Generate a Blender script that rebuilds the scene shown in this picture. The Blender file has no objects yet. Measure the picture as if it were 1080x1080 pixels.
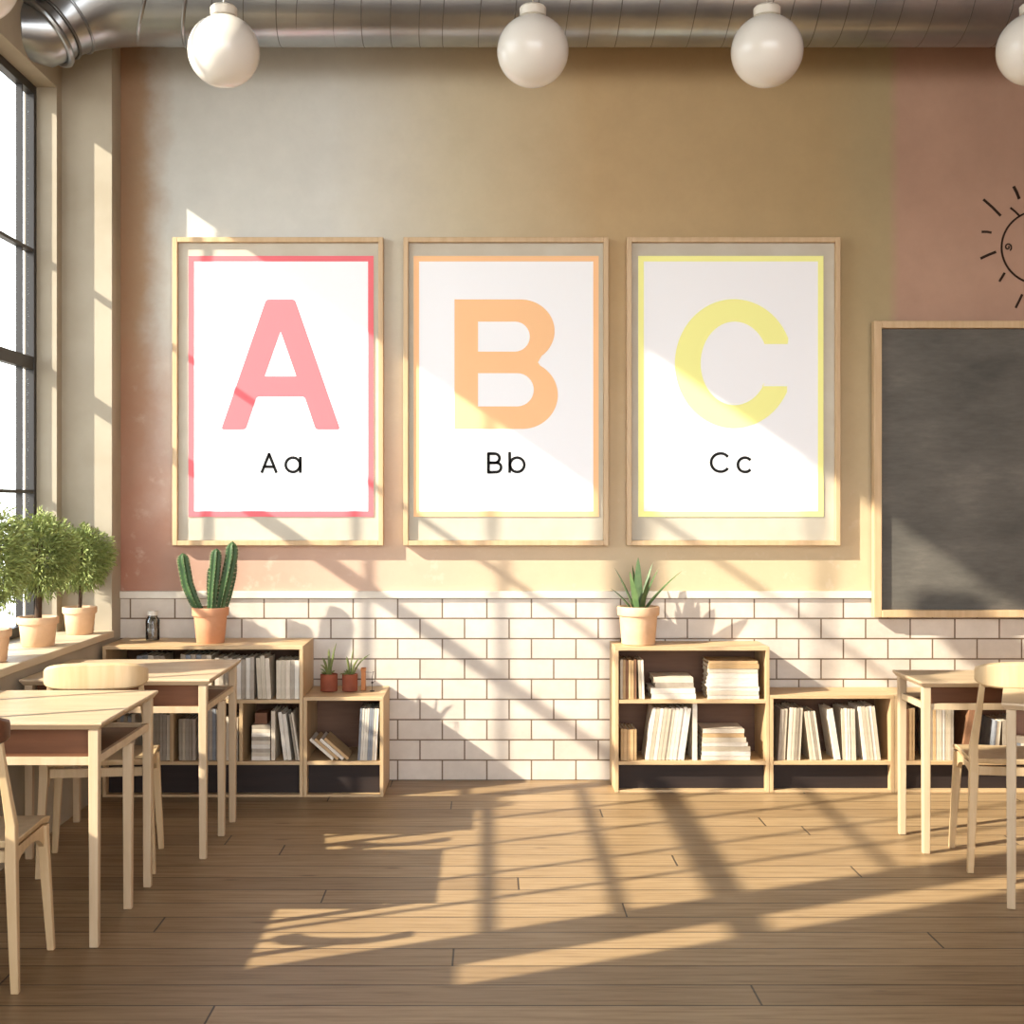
import bpy, bmesh, math, random
from mathutils import Vector, Matrix
C = bpy.context.scene.collection
R = math.radians
D = 7.0            # distance from the camera to the back wall
def P(px, py, d):  # a measured position on the photograph -> X, Z at distance d in front of the back wall
    s = .005 * (1 - d / D)
    return (px - 514) * s, 1.465 - (py - 530) * s

# ------------------------------------------------------------------ materials
def lin(c):
    c = c / 255
    return c / 12.92 if c <= .04045 else ((c + .055) / 1.055) ** 2.4
def rgb(r, g, b): return (lin(r), lin(g), lin(b), 1)
def newmat(name, col=(.8, .8, .8, 1), rough=.6, metal=0, spec=.5):
    m = bpy.data.materials.new(name); m.use_nodes = True
    b = m.node_tree.nodes['Principled BSDF']
    b.inputs['Base Color'].default_value = col
    b.inputs['Roughness'].default_value = rough
    b.inputs['Metallic'].default_value = metal
    b.inputs['Specular IOR Level'].default_value = spec
    return m, m.node_tree, b
def node(nt, kind, **kw):
    n = nt.nodes.new(kind)
    for k, v in kw.items():
        if k in n.inputs: n.inputs[k].default_value = v
        else: setattr(n, k, v)
    return n
def ramp(nt, stops, interp='LINEAR'):
    n = nt.nodes.new('ShaderNodeValToRGB'); cr = n.color_ramp; cr.interpolation = interp
    while len(cr.elements) < len(stops): cr.elements.new(.5)
    for e, (p, c) in zip(cr.elements, stops): e.position = p; e.color = c
    return n
def mixc(nt, fac, a, b, mode='MIX'):
    n = nt.nodes.new('ShaderNodeMix'); n.data_type = 'RGBA'; n.blend_type = mode
    for sock, v in ((n.inputs[0], fac), (n.inputs[6], a), (n.inputs[7], b)):
        if hasattr(v, 'links'): nt.links.new(v, sock)
        else: sock.default_value = v
    return n.outputs[2]
def noise(nt, vec, scale, detail=4, rough=.55):
    n = node(nt, 'ShaderNodeTexNoise'); n.inputs['Scale'].default_value = scale
    n.inputs['Detail'].default_value = detail; n.inputs['Roughness'].default_value = rough
    if vec is not None: nt.links.new(vec, n.inputs['Vector'])
    return n.outputs['Fac']
def coords(nt, scale=(1, 1, 1), rot=(0, 0, 0), loc=(0, 0, 0), kind='Object'):
    t = node(nt, 'ShaderNodeTexCoord'); m = node(nt, 'ShaderNodeMapping')
    m.inputs['Scale'].default_value = scale; m.inputs['Rotation'].default_value = rot; m.inputs['Location'].default_value = loc
    nt.links.new(t.outputs[kind], m.inputs['Vector']); return m.outputs['Vector']
def bump(nt, b, h, strength=.2, dist=.01):
    n = node(nt, 'ShaderNodeBump'); n.inputs['Strength'].default_value = strength; n.inputs['Distance'].default_value = dist
    nt.links.new(h, n.inputs['Height']); nt.links.new(n.outputs[0], b.inputs['Normal'])

def speckled(name, c1, c2, scale=8, rough=.7, bs=.1, spec=.4, rnd=0):
    m, nt, b = newmat(name, c1, rough, 0, spec)
    v = coords(nt)
    f = noise(nt, v, scale)
    r = ramp(nt, [(.35, c1), (.65, c2)]); nt.links.new(f, r.inputs[0])
    out = r.outputs[0]
    if rnd:
        oi = node(nt, 'ShaderNodeObjectInfo')
        rr = ramp(nt, [(0, (1 - rnd, 1 - rnd * 1.05, 1 - rnd * 1.25, 1)), (1, (1, 1, 1, 1))]); nt.links.new(oi.outputs['Random'], rr.inputs[0])
        out = mixc(nt, 1.0, out, rr.outputs[0], 'MULTIPLY')
    nt.links.new(out, b.inputs['Base Color'])
    if bs: bump(nt, b, noise(nt, v, scale * 12), bs, .004)
    return m
def wood(name, c1, c2, rough=.5, axis=0, scale=1.0):
    m, nt, b = newmat(name, c1, rough, 0, .4)
    s = [14, 14, 14]; s[axis] = 1.2
    v = coords(nt, tuple(k * scale for k in s))
    f = noise(nt, v, 2.2, 6, .6)
    r = ramp(nt, [(.3, c1), (.7, c2)]); nt.links.new(f, r.inputs[0])
    nt.links.new(r.outputs[0], b.inputs['Base Color'])
    bump(nt, b, f, .08, .002)
    return m

M = {}
M['birch'] = wood('birch_wood', rgb(206, 176, 134), rgb(184, 152, 108), .45)
M['birch_y'] = wood('birch_wood_lengthwise', rgb(206, 176, 134), rgb(184, 152, 108), .45, 1)
M['birch_v'] = wood('birch_wood_upright', rgb(206, 176, 134), rgb(186, 154, 110), .45, 2)
M['desk_wood'] = wood('pale_desk_wood', rgb(206, 182, 148), rgb(188, 160, 124), .4)
M['desk_leg'] = wood('pale_painted_leg', rgb(204, 180, 146), rgb(188, 162, 126), .4, 2)
M['chair_wood'] = wood('honey_chair_wood', rgb(208, 180, 138), rgb(190, 160, 116), .4, 2)
M['dark_chair'] = wood('dark_brown_chair_wood', rgb(104, 66, 44), rgb(80, 48, 32), .4)  # much darker brown than the other chair wood, for one backrest
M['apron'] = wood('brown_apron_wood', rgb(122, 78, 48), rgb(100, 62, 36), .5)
M['base_shade'] = wood('dark_void_shade', rgb(44, 30, 23), rgb(32, 22, 18), .7)  # near-black colour painted in for the shade under the bottom shelves
M['frame_wood'] = wood('pale_frame_wood', rgb(206, 176, 136), rgb(190, 158, 116), .45, 2)
M['mat'] = speckled('mat_board', rgb(198, 190, 172), rgb(190, 180, 160), 6, .8, .03)
M['paper'] = newmat('white_poster_paper', (.93, .93, .93, 1), .7, 0, .3)[0]
M['pink'] = newmat('pink_print', rgb(236, 116, 122), .7, 0, .2)[0]
M['orange'] = newmat('peach_print', rgb(252, 200, 148), .7, 0, .2)[0]
M['yellow'] = newmat('pale_yellow_print', rgb(252, 250, 160), .7, 0, .2)[0]
M['black'] = newmat('black_print', (.006, .006, .006, 1), .8, 0, .2)[0]
M['sun_paint'] = newmat('dark_brown_wall_paint', rgb(48, 32, 22), .8, 0, .2)[0]
M['terracotta'] = speckled('terracotta', rgb(206, 150, 112), rgb(190, 132, 94), 7, .8, .15)
M['terracotta_pale'] = speckled('pale_terracotta', rgb(222, 184, 146), rgb(206, 166, 128), 7, .8, .15)
M['terracotta_red'] = speckled('red_terracotta', rgb(150, 82, 56), rgb(128, 66, 44), 9, .8, .15)
M['soil'] = speckled('potting_soil', rgb(52, 38, 28), rgb(32, 22, 16), 60, .95, .6)
M['bark'] = speckled('plant_bark', rgb(84, 60, 40), rgb(58, 42, 28), 30, .9, .4)
M['leaf'] = speckled('olive_green_leaf', rgb(122, 136, 72), rgb(158, 166, 96), 40, .55, 0)
M['cactus'] = speckled('cactus_green', rgb(44, 72, 36), rgb(64, 92, 46), 20, .55, .1)
M['spine'] = newmat('cactus_spine', rgb(200, 190, 150), .6)[0]
M['aloe'] = speckled('aloe_green', rgb(62, 88, 50), rgb(96, 116, 70), 14, .45, 0)
M['succulent'] = speckled('succulent_green', rgb(124, 128, 70), rgb(96, 108, 56), 30, .55, 0)
M['metal'] = speckled('galvanised_duct_metal', rgb(168, 170, 170), rgb(146, 149, 152), 3, .28, 0)
bm_ = M['metal'].node_tree.nodes['Principled BSDF']; bm_.inputs['Metallic'].default_value = .92
M['duct_inside'] = newmat('seam_metal', rgb(110, 108, 104), .45, .9)[0]
M['globe'] = newmat('white_opal_globe', rgb(226, 220, 208), .22, 0, .5)[0]
M['cap'] = newmat('white_lamp_cap', rgb(214, 206, 190), .4)[0]
M['cord'] = newmat('lamp_cord', rgb(190, 184, 170), .5)[0]
M['win_frame'] = newmat('dark_window_steel', rgb(46, 42, 38), .45, .2)[0]
M['trim'] = speckled('white_trim_paint', rgb(222, 214, 198), rgb(212, 202, 184), 6, .5, .05)
M['plaster'] = speckled('cream_plaster', rgb(176, 165, 144), rgb(164, 152, 130), 2.5, .8, .1)
M['sill'] = speckled('cream_sill_paint', rgb(206, 190, 160), rgb(196, 178, 146), 3, .5, .05)
M['ceiling'] = speckled('ceiling_paint', rgb(120, 106, 88), rgb(108, 94, 78), 2, .9, .1)
M['wax'] = newmat('orange_wood_block', rgb(190, 118, 56), .5)[0]
M['wire'] = newmat('dark_wire', rgb(44, 36, 28), .5, .5)[0]
M['cover_cream'] = speckled('cream_book_cover', rgb(222, 208, 186), rgb(206, 190, 166), 25, .7, .05, rnd=.28)
M['cover_white'] = speckled('off_white_book_cover', rgb(232, 224, 210), rgb(218, 206, 188), 25, .7, .05, rnd=.16)
M['cover_grey'] = speckled('grey_book_cover', rgb(186, 172, 154), rgb(164, 150, 132), 25, .7, .05, rnd=.3)
M['cover_tan'] = speckled('tan_book_cover', rgb(208, 174, 128), rgb(190, 154, 108), 25, .7, .05, rnd=.25)
M['cover_brown'] = speckled('brown_book_cover', rgb(150, 108, 78), rgb(128, 90, 62), 25, .7, .05, rnd=.2)
M['cover_blue'] = speckled('grey_blue_book_cover', rgb(150, 152, 154), rgb(126, 128, 134), 25, .7, .05, rnd=.2)
M['pages'] = speckled('book_pages', rgb(232, 222, 200), rgb(214, 202, 178), 60, .8, .1)

def glass_mat():
    m = bpy.data.materials.new('window_glass'); m.use_nodes = True; nt = m.node_tree
    nt.nodes.remove(nt.nodes['Principled BSDF']); out = nt.nodes['Material Output']
    t = node(nt, 'ShaderNodeBsdfTransparent'); g = node(nt, 'ShaderNodeBsdfGlossy'); g.inputs['Roughness'].default_value = .02
    t.inputs['Color'].default_value = (.96, .98, .98, 1)
    mx = node(nt, 'ShaderNodeMixShader'); mx.inputs[0].default_value = .05
    nt.links.new(t.outputs[0], mx.inputs[1]); nt.links.new(g.outputs[0], mx.inputs[2]); nt.links.new(mx.outputs[0], out.inputs['Surface'])
    return m
M['glass'] = glass_mat()
def jar_mat():
    m = bpy.data.materials.new('jar_glass'); m.use_nodes = True; nt = m.node_tree
    nt.nodes.remove(nt.nodes['Principled BSDF']); out = nt.nodes['Material Output']
    t = node(nt, 'ShaderNodeBsdfTransparent'); g = node(nt, 'ShaderNodeBsdfGlossy'); g.inputs['Roughness'].default_value = .08
    t.inputs['Color'].default_value = (.84, .85, .84, 1)
    lw = node(nt, 'ShaderNodeLayerWeight'); lw.inputs[0].default_value = .35
    mx = node(nt, 'ShaderNodeMixShader'); nt.links.new(lw.outputs['Fresnel'], mx.inputs[0])
    nt.links.new(t.outputs[0], mx.inputs[1]); nt.links.new(g.outputs[0], mx.inputs[2]); nt.links.new(mx.outputs[0], out.inputs['Surface'])
    return m
M['jar'] = jar_mat()

def mural_mat():        # the painted plaster: broad bands of grey, ochre and rose limewash
    m, nt, b = newmat('mural_plaster', rough=.85, spec=.2)
    t = node(nt, 'ShaderNodeTexCoord'); sx = node(nt, 'ShaderNodeSeparateXYZ'); nt.links.new(t.outputs['Object'], sx.inputs[0])
    nz = noise(nt, t.outputs['Object'], 1.6, 5, .6); nf = noise(nt, t.outputs['Object'], 9, 6, .65)
    def addn(sock, n, amt):
        a = node(nt, 'ShaderNodeMath', operation='MULTIPLY_ADD'); nt.links.new(n, a.inputs[0]); a.inputs[1].default_value = amt
        nt.links.new(sock, a.inputs[2]); return a.outputs[0]
    X = addn(addn(sx.outputs['X'], nz, .30), nf, .06)         # shifts by about +.18
    Z = addn(addn(sx.outputs['Z'], nz, .8), nf, .2)         # shifts by about +.50
    def rng(s, a, bb):
        r = node(nt, 'ShaderNodeMapRange'); nt.links.new(s, r.inputs[0]); r.inputs[1].default_value = a; r.inputs[2].default_value = bb
        return r.outputs[0]
    # along X (object X from -1.935 to 3.4), upper part
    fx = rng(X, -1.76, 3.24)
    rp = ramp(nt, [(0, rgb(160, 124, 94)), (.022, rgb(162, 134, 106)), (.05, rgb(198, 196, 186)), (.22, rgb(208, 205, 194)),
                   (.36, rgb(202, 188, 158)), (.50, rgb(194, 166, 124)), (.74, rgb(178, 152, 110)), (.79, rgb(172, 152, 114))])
    nt.links.new(fx, rp.inputs[0])
    # lower band: rose at the left, ochre at the right
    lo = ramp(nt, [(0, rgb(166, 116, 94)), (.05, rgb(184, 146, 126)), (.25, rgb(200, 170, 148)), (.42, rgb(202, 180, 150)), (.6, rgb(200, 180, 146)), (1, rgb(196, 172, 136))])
    nt.links.new(fx, lo.inputs[0])
    zf = rng(Z, 3.05, 1.75)
    col = mixc(nt, zf, rp.outputs[0], lo.outputs[0])
    # rose panel at the right, with its crisp painted edge
    pr = rng(addn(sx.outputs['X'], nf, .03), 2.13, 2.19)
    rose = ramp(nt, [(.3, rgb(184, 148, 124)), (.7, rgb(172, 136, 114))]); nt.links.new(nz, rose.inputs[0])
    col = mixc(nt, pr, col, rose.outputs[0])
    # lime blotches
    bl = ramp(nt, [(.58, (0, 0, 0, 1)), (.72, (1, 1, 1, 1))]); nt.links.new(nf, bl.inputs[0])
    bw = ramp(nt, [(0, (0, 0, 0, 1)), (1, (.28, .28, .28, 1))]); nt.links.new(zf, bw.inputs[0])
    k = node(nt, 'ShaderNodeMath', operation='MULTIPLY'); nt.links.new(bl.outputs[0], k.inputs[0]); nt.links.new(bw.outputs[0], k.inputs[1])
    col = mixc(nt, k.outputs[0], col, rgb(232, 218, 196))
    gr = ramp(nt, [(.3, (.93, .93, .93, 1)), (.7, (1.04, 1.04, 1.04, 1))]); nt.links.new(noise(nt, t.outputs['Object'], 3.5, 8, .7), gr.inputs[0])
    col = mixc(nt, 1.0, col, gr.outputs[0], 'MULTIPLY')
    nt.links.new(col, b.inputs['Base Color']); bump(nt, b, noise(nt, t.outputs['Object'], 45, 6), .15, .004)
    return m
M['mural'] = mural_mat()

def tile_mat():
    m, nt, b = newmat('subway_tile', rough=.35, spec=.4)
    v = coords(nt, rot=(R(-90), 0, 0), loc=(0, 0, 0))      # object X,Z -> texture X,Y
    v2 = node(nt, 'ShaderNodeTexCoord'); sx = node(nt, 'ShaderNodeSeparateXYZ'); nt.links.new(v2.outputs['Object'], sx.inputs[0])
    cb = node(nt, 'ShaderNodeCombineXYZ')
    ax = node(nt, 'ShaderNodeMath', operation='ADD'); ax.inputs[1].default_value = 5.055; nt.links.new(sx.outputs['X'], ax.inputs[0])
    nt.links.new(ax.outputs[0], cb.inputs[0]); nt.links.new(sx.outputs['Z'], cb.inputs[1])
    br = node(nt, 'ShaderNodeTexBrick'); nt.links.new(cb.outputs[0], br.inputs['Vector'])
    br.offset = .5; br.inputs['Scale'].default_value = 1; br.inputs['Brick Width'].default_value = .235; br.inputs['Row Height'].default_value = .1067
    br.inputs['Mortar Size'].default_value = .0042; br.inputs['Mortar Smooth'].default_value = .1; br.inputs['Bias'].default_value = -.2
    br.inputs['Color1'].default_value = rgb(214, 203, 188); br.inputs['Color2'].default_value = rgb(200, 188, 172); br.inputs['Mortar'].default_value = rgb(116, 96, 74)
    st = ramp(nt, [(.3, (.86, .84, .82, 1)), (.65, (1, 1, 1, 1))]); nt.links.new(noise(nt, v2.outputs['Object'], 7, 6, .65), st.inputs[0])
    col = mixc(nt, 1.0, br.outputs['Color'], st.outputs[0], 'MULTIPLY')
    nt.links.new(col, b.inputs['Base Color'])
    inv = node(nt, 'ShaderNodeMath', operation='SUBTRACT'); inv.inputs[0].default_value = 1; nt.links.new(br.outputs['Fac'], inv.inputs[1])
    bump(nt, b, inv.outputs[0], .5, .004)
    return m
M['tile'] = tile_mat()

def floor_mat():
    m, nt, b = newmat('worn_floor_boards', rough=.42, spec=.45)
    t = node(nt, 'ShaderNodeTexCoord')
    sx = node(nt, 'ShaderNodeSeparateXYZ'); nt.links.new(t.outputs['Object'], sx.inputs[0])
    def mth(op, a, b2=None):
        n = node(nt, 'ShaderNodeMath', operation=op)
        for i, q_ in enumerate((a, b2)):
            if q_ is None: continue
            if hasattr(q_, 'links'): nt.links.new(q_, n.inputs[i])
            else: n.inputs[i].default_value = q_
        return n.outputs[0]
    rowf = mth('DIVIDE', sx.outputs['Y'], .165); row = mth('FLOOR', rowf); fr = mth('FRACT', rowf)
    wn = node(nt, 'ShaderNodeTexWhiteNoise', noise_dimensions='1D'); nt.links.new(row, wn.inputs['W'])
    lx = mth('ADD', mth('DIVIDE', sx.outputs['X'], 3.4), mth('MULTIPLY', wn.outputs['Value'], 7.0)); cell = mth('FLOOR', lx); fx = mth('FRACT', lx)
    w2 = node(nt, 'ShaderNodeTexWhiteNoise', noise_dimensions='2D'); cb = node(nt, 'ShaderNodeCombineXYZ'); nt.links.new(row, cb.inputs[0]); nt.links.new(cell, cb.inputs[1]); nt.links.new(cb.outputs[0], w2.inputs['Vector'])
    bc = ramp(nt, [(0, rgb(142, 115, 81)), (.5, rgb(157, 129, 92)), (1, rgb(168, 140, 102))]); nt.links.new(w2.outputs['Value'], bc.inputs[0])
    edge = mth('MINIMUM', mth('MULTIPLY', mth('MINIMUM', fr, mth('SUBTRACT', 1, fr)), .165), mth('MULTIPLY', mth('MINIMUM', fx, mth('SUBTRACT', 1, fx)), 3.4))
    ge = ramp(nt, [(0, (0, 0, 0, 1)), (.5, (0, 0, 0, 1)), (1, (1, 1, 1, 1))]); nt.links.new(mth('MULTIPLY', edge, 250), ge.inputs[0])
    basecol = mixc(nt, ge.outputs[0], rgb(52, 38, 28), bc.outputs[0])
    v = coords(nt, (1.0, 16, 1)); g = noise(nt, v, 3.0, 8, .65)
    gr = ramp(nt, [(.28, (.62, .58, .54, 1)), (.5, (.95, .95, .95, 1)), (.75, (1.12, 1.12, 1.12, 1))]); nt.links.new(g, gr.inputs[0])
    col = mixc(nt, 1.0, basecol, gr.outputs[0], 'MULTIPLY')
    kn = coords(nt, (2.2, 7, 1)); kv = node(nt, 'ShaderNodeTexVoronoi'); kv.inputs['Scale'].default_value = 1.0; nt.links.new(kn, kv.inputs['Vector'])
    kr = ramp(nt, [(.04, (.35, .28, .22, 1)), (.10, (1, 1, 1, 1))]); nt.links.new(kv.outputs['Distance'], kr.inputs[0])
    col = mixc(nt, .7, col, kr.outputs[0], 'MULTIPLY')
    nt.links.new(col, b.inputs['Base Color'])
    bump(nt, b, ge.outputs[0], .6, .004)
    rr = ramp(nt, [(.3, (.5, .5, .5, 1)), (.7, (.34, .34, .34, 1))]); nt.links.new(g, rr.inputs[0]); nt.links.new(rr.outputs[0], b.inputs['Roughness'])
    return m
M['floor'] = floor_mat()

def board_mat():
    m, nt, b = newmat('chalkboard_slate', rough=.55, spec=.3)
    v = coords(nt, (.8, 1, 2.2)); f = noise(nt, v, 1.6, 7, .62); f2 = noise(nt, coords(nt, (6, 1, 30)), 2, 5, .6)
    r = ramp(nt, [(.3, rgb(76, 73, 66)), (.55, rgb(100, 95, 86)), (.75, rgb(126, 119, 108))]); nt.links.new(f, r.inputs[0])
    g = ramp(nt, [(.3, (.88, .88, .88, 1)), (.7, (1.08, 1.08, 1.08, 1))]); nt.links.new(f2, g.inputs[0])
    nt.links.new(mixc(nt, 1.0, r.outputs[0], g.outputs[0], 'MULTIPLY'), b.inputs['Base Color'])
    return m
M['board'] = board_mat()

# ------------------------------------------------------------------ mesh helpers
class MB:
    def __init__(s): s.bm = bmesh.new()
    def box(s, x0, x1, y0, y1, z0, z1, mat=None):
        r = bmesh.ops.create_cube(s.bm, size=1)
        T = Matrix.Translation(((x0 + x1) / 2, (y0 + y1) / 2, (z0 + z1) / 2)) @ Matrix.Diagonal((abs(x1 - x0), abs(y1 - y0), abs(z1 - z0), 1))
        if mat is not None: T = mat @ T
        bmesh.ops.transform(s.bm, matrix=T, verts=r['verts']); return s
    def rings(s, loops, cap=True, close=False):
        L = [[s.bm.verts.new(p) for p in lp] for lp in loops]
        n = len(L[0]); rng = range(len(L)) if close else range(len(L) - 1)
        for i in rng:
            a, b = L[i], L[(i + 1) % len(L)]
            for j in range(n):
                k = (j + 1) % n
                s.bm.faces.new((a[j], a[k], b[k], b[j]))
        if cap and not close:
            s.bm.faces.new(list(reversed(L[0]))); s.bm.faces.new(L[-1])
        return s
    def lathe(s, prof, n=32, cx=0, cy=0, cap=True):
        loops = [[(cx + r * math.cos(2 * math.pi * k / n), cy + r * math.sin(2 * math.pi * k / n), z) for k in range(n)] for r, z in prof]
        return s.rings(loops, cap)
    def tube(s, pts, rad, n=10, sx=1.0, up=None, cap=True):   # swept round or flattened tube
        pts = [Vector(p) for p in pts]
        if not hasattr(rad, '__len__'): rad = [rad] * len(pts)
        loops = []; ref = Vector(up) if up else Vector((0, 0, 1))
        prev = None
        for i, p in enumerate(pts):
            t = (pts[min(i + 1, len(pts) - 1)] - pts[max(i - 1, 0)]).normalized()
            if prev is None:
                a = t.cross(ref)
                if a.length < 1e-4: a = t.cross(Vector((0, 1, 0)))
                if a.length < 1e-4: a = t.cross(Vector((1, 0, 0)))
            else: a = prev - t * prev.dot(t)
            a.normalize(); prev = a; b = t.cross(a)
            loops.append([p + (a * math.cos(2 * math.pi * k / n) * sx + b * math.sin(2 * math.pi * k / n)) * rad[i] for k in range(n)])
        return s.rings(loops, cap)
    def taper(s, p0, p1, w0, w1, d0=None, d1=None):             # square tapered bar between two points
        d0 = w0 if d0 is None else d0; d1 = w1 if d1 is None else d1
        lp = []
        for p, w, d in ((p0, w0, d0), (p1, w1, d1)):
            lp.append([(p[0] - w / 2, p[1] - d / 2, p[2]), (p[0] + w / 2, p[1] - d / 2, p[2]), (p[0] + w / 2, p[1] + d / 2, p[2]), (p[0] - w / 2, p[1] + d / 2, p[2])])
        return s.rings(lp)
    def prism(s, poly, y0, y1):                                  # polygon in X,Z pushed along Y
        return s.rings([[(x, y0, z) for x, z in poly], [(x, y1, z) for x, z in poly]])
    def build(s, name, mat, parent=None, smooth=False, bevel=0, seg=2):
        bmesh.ops.recalc_face_normals(s.bm, faces=s.bm.faces)
        me = bpy.data.meshes.new(name); s.bm.to_mesh(me); s.bm.free()
        o = bpy.data.objects.new(name, me); C.objects.link(o)
        me.materials.append(mat)
        if smooth:
            for p in me.polygons: p.use_smooth = True
            e = me.attributes.get('sharp_face')
            try: me.set_sharp_from_angle(angle=R(42))
            except Exception: pass
        if bevel:
            b = o.modifiers.new('bevel', 'BEVEL'); b.width = bevel; b.segments = seg; b.limit_method = 'ANGLE'
        if parent: o.parent = parent
        return o
def empty(name, label, cat, loc=(0, 0, 0), rz=0, group=None):
    o = bpy.data.objects.new(name, None); C.objects.link(o); o.location = loc; o.rotation_euler = (0, 0, rz)
    o.empty_display_size = .1
    return tag(o, label, cat, group)
def tag(o, label, cat, group=None):
    o['label'] = label; o['category'] = cat
    if group: o['group'] = group
    return o
def struct(o, label=None):
    o['kind'] = 'structure'
    if label: o['label'] = label
    return o
def fill_shape(loops):                                           # flat printed shape (with holes) in X,Z as a curve -> mesh data
    cu = bpy.data.curves.new('shape', 'CURVE'); cu.dimensions = '2D'; cu.fill_mode = 'BOTH'; cu.extrude = .0004
    for lp in loops:
        sp = cu.splines.new('POLY'); sp.points.add(len(lp) - 1); sp.use_cyclic_u = True
        for q, (x, z) in zip(sp.points, lp): q.co = (x, z, 0, 1)
    t = bpy.data.objects.new('shape', cu); C.objects.link(t)
    me = bpy.data.meshes.new_from_object(t.evaluated_get(bpy.context.evaluated_depsgraph_get()))
    bpy.data.objects.remove(t); bpy.data.curves.remove(cu)
    me.transform(Matrix.Rotation(R(90), 4, 'X'))
    return me
def flat_obj(name, loops, mat, parent=None, y=0):
    me = fill_shape(loops); me.name = name; me.materials.clear(); me.materials.append(mat)
    o = bpy.data.objects.new(name, me); C.objects.link(o); o.location.y = y
    if parent: o.parent = parent
    return o
def ribbon_loops(pts, w, closed=False):                          # a pen stroke with round ends: quads + discs
    out = []
    n = len(pts)
    L = []; Rr = []
    for i, p in enumerate(pts):
        a = pts[(i - 1) % n] if (closed or i > 0) else p
        b = pts[(i + 1) % n] if (closed or i < n - 1) else p
        t = Vector((b[0] - a[0], b[1] - a[1])); t.normalize() if t.length else None
        L.append((p[0] - t.y * w / 2, p[1] + t.x * w / 2)); Rr.append((p[0] + t.y * w / 2, p[1] - t.x * w / 2))
    return L, Rr
def stroke(mb, pts, w, y0, y1, closed=False):
    L, Rr = ribbon_loops(pts, w, closed)
    loops = [[(l[0], y0, l[1]), (r[0], y0, r[1]), (r[0], y1, r[1]), (l[0], y1, l[1])] for l, r in zip(L, Rr)]
    mb.rings(loops, cap=not closed, close=closed)

def arc(cx, cy, rx, ry, a0, a1, n=24):
    return [(cx + rx * math.cos(R(a0 + (a1 - a0) * k / n)), cy + ry * math.sin(R(a0 + (a1 - a0) * k / n))) for k in range(n + 1)]

# ------------------------------------------------------------------ the room
XL, XN, XO = -1.935, -2.193, -2.36      # ledge plane, niche plane, outer face of the window wall
XR, YF, ZC = 3.45, -8.6, 4.75
struct(MB().box(XO, XR + .15, YF, .15, -.12, 0).build('floor', M['floor']), 'worn brown floorboards running across the room')
struct(MB().box(XO, XR + .15, YF, .15, ZC, ZC + .12).build('ceiling', M['ceiling']), 'plain ceiling above the duct')
wb = struct(MB().box(XO, XR + .15, .006, .15, 0, ZC).build('wall_back', M['mural']), 'back wall painted in grey, ochre and rose limewash')
struct(MB().box(XL, XR, 0, .0055, .001, .96).build('wall_tiles', M['tile']), 'cream running-bond tile wainscot with dark grout').name = 'trim_1'
struct(MB().box(XL, XR, -.018, .0055, .9605, .998).build('trim_2', M['trim'], bevel=.003), 'white ledge along the top of the tiles')
struct(MB().box(XR, XR + .15, YF, 0, 0.001, ZC - .001).build('wall_right', speckled('terracotta_wall_paint', rgb(150, 112, 90), rgb(138, 102, 82), 2, .85, .1)), 'right wall outside the frame')
# left wall: ledge below the sills, pier in the corner, and the thin wall with the window openings
w = MB()
w.box(XO, XL, -8.59, .005, .001, .77)
w.box(XO, XL, -.16, .005, .7701, ZC - .001)
W1 = (.24, 1.45, 3.58); W2 = (1.49, 3.62, 4.5); W3 = (3.80, 4.08, 4.5); SILL3 = 1.45
SILL = .805
w.box(XO, XN, -W1[0], -.1601, .7701, ZC - .001)
w.box(XO, XN, -W1[1], -W1[0] - .0001, W1[2], ZC - .001)
w.box(XO + .03, XN - .11, -W2[0] - .0, -W1[1] - .0001, SILL + .001, ZC - .001)
w.box(XO, XN, -W2[1], -W2[0] - .0001, W2[2], ZC - .001)
w.box(XO, XN, -W3[0], -W2[1] - .0001, .7701, ZC - .001)
w.box(XO, XN, -W3[1], -W3[0] - .0001, W3[2], ZC - .001)
w.box(XO, XN, -W3[1], -W3[0] - .0001, .7701, SILL3)
w.box(XO, XN, -8.59, -W3[1] - .0001, .7701, ZC - .001)
struct(w.build('wall_left', M['plaster']), 'cream window wall with deep ledge and corner pier')
struct(MB().box(XO, XL + .012, -W2[1] - .3, -.1605, .7705, SILL).build('trim_3', M['sill'], bevel=.004), 'deep cream window sill')
def window(name, d0, d1, z1, vbars, hbars, label, SILL=SILL):
    x0, x1 = XO + .02, XO + .065
    f = MB(); t = .038
    f.box(x0, x1, -d0 - t, -d0 - .0005, SILL + .0005, z1 - .0005); f.box(x0, x1, -d1 + .0005, -d1 + t, SILL + .0005, z1 - .0005)
    f.box(x0, x1, -d1 + t, -d0 - t, SILL + .0005, SILL + .05); f.box(x0, x1, -d1 + t, -d0 - t, z1 - .045, z1 - .0005)
    o = struct(f.build(name, M['win_frame'], bevel=.002), label)
    for v, wd in vbars: MB().box(x0 + .008, x1 - .006, -v - wd / 2, -v + wd / 2, SILL + .05, z1 - .045).build('glazing_bar', M['win_frame'], o)
    for h, wd in hbars: MB().box(x0 + .006, x1 - .003, -d1 + t, -d0 - t, h - wd / 2, h + wd / 2).build('glazing_bar', M['win_frame'], o)
    MB().box(x0 + .012, x0 + .016, -d1 + t, -d0 - t, SILL + .05, z1 - .045).build('window_glass', M['glass'], o)
    return o
window('window_1', *W1, [(.43, .015), (.80, .015), (1.14, .015)], [(1.52, .018), (2.17, .065), (2.74, .018)], 'tall dark steel window with thick transom')
window('window_2', *W2, [(1.95, .02), (2.40, .02), (2.86, .02), (3.20, .02)], [(1.60, .024), (1.93, .024), (2.22, .085), (2.72, .02), (3.6, .02)], 'wide dark steel window nearer the viewer')
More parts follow.
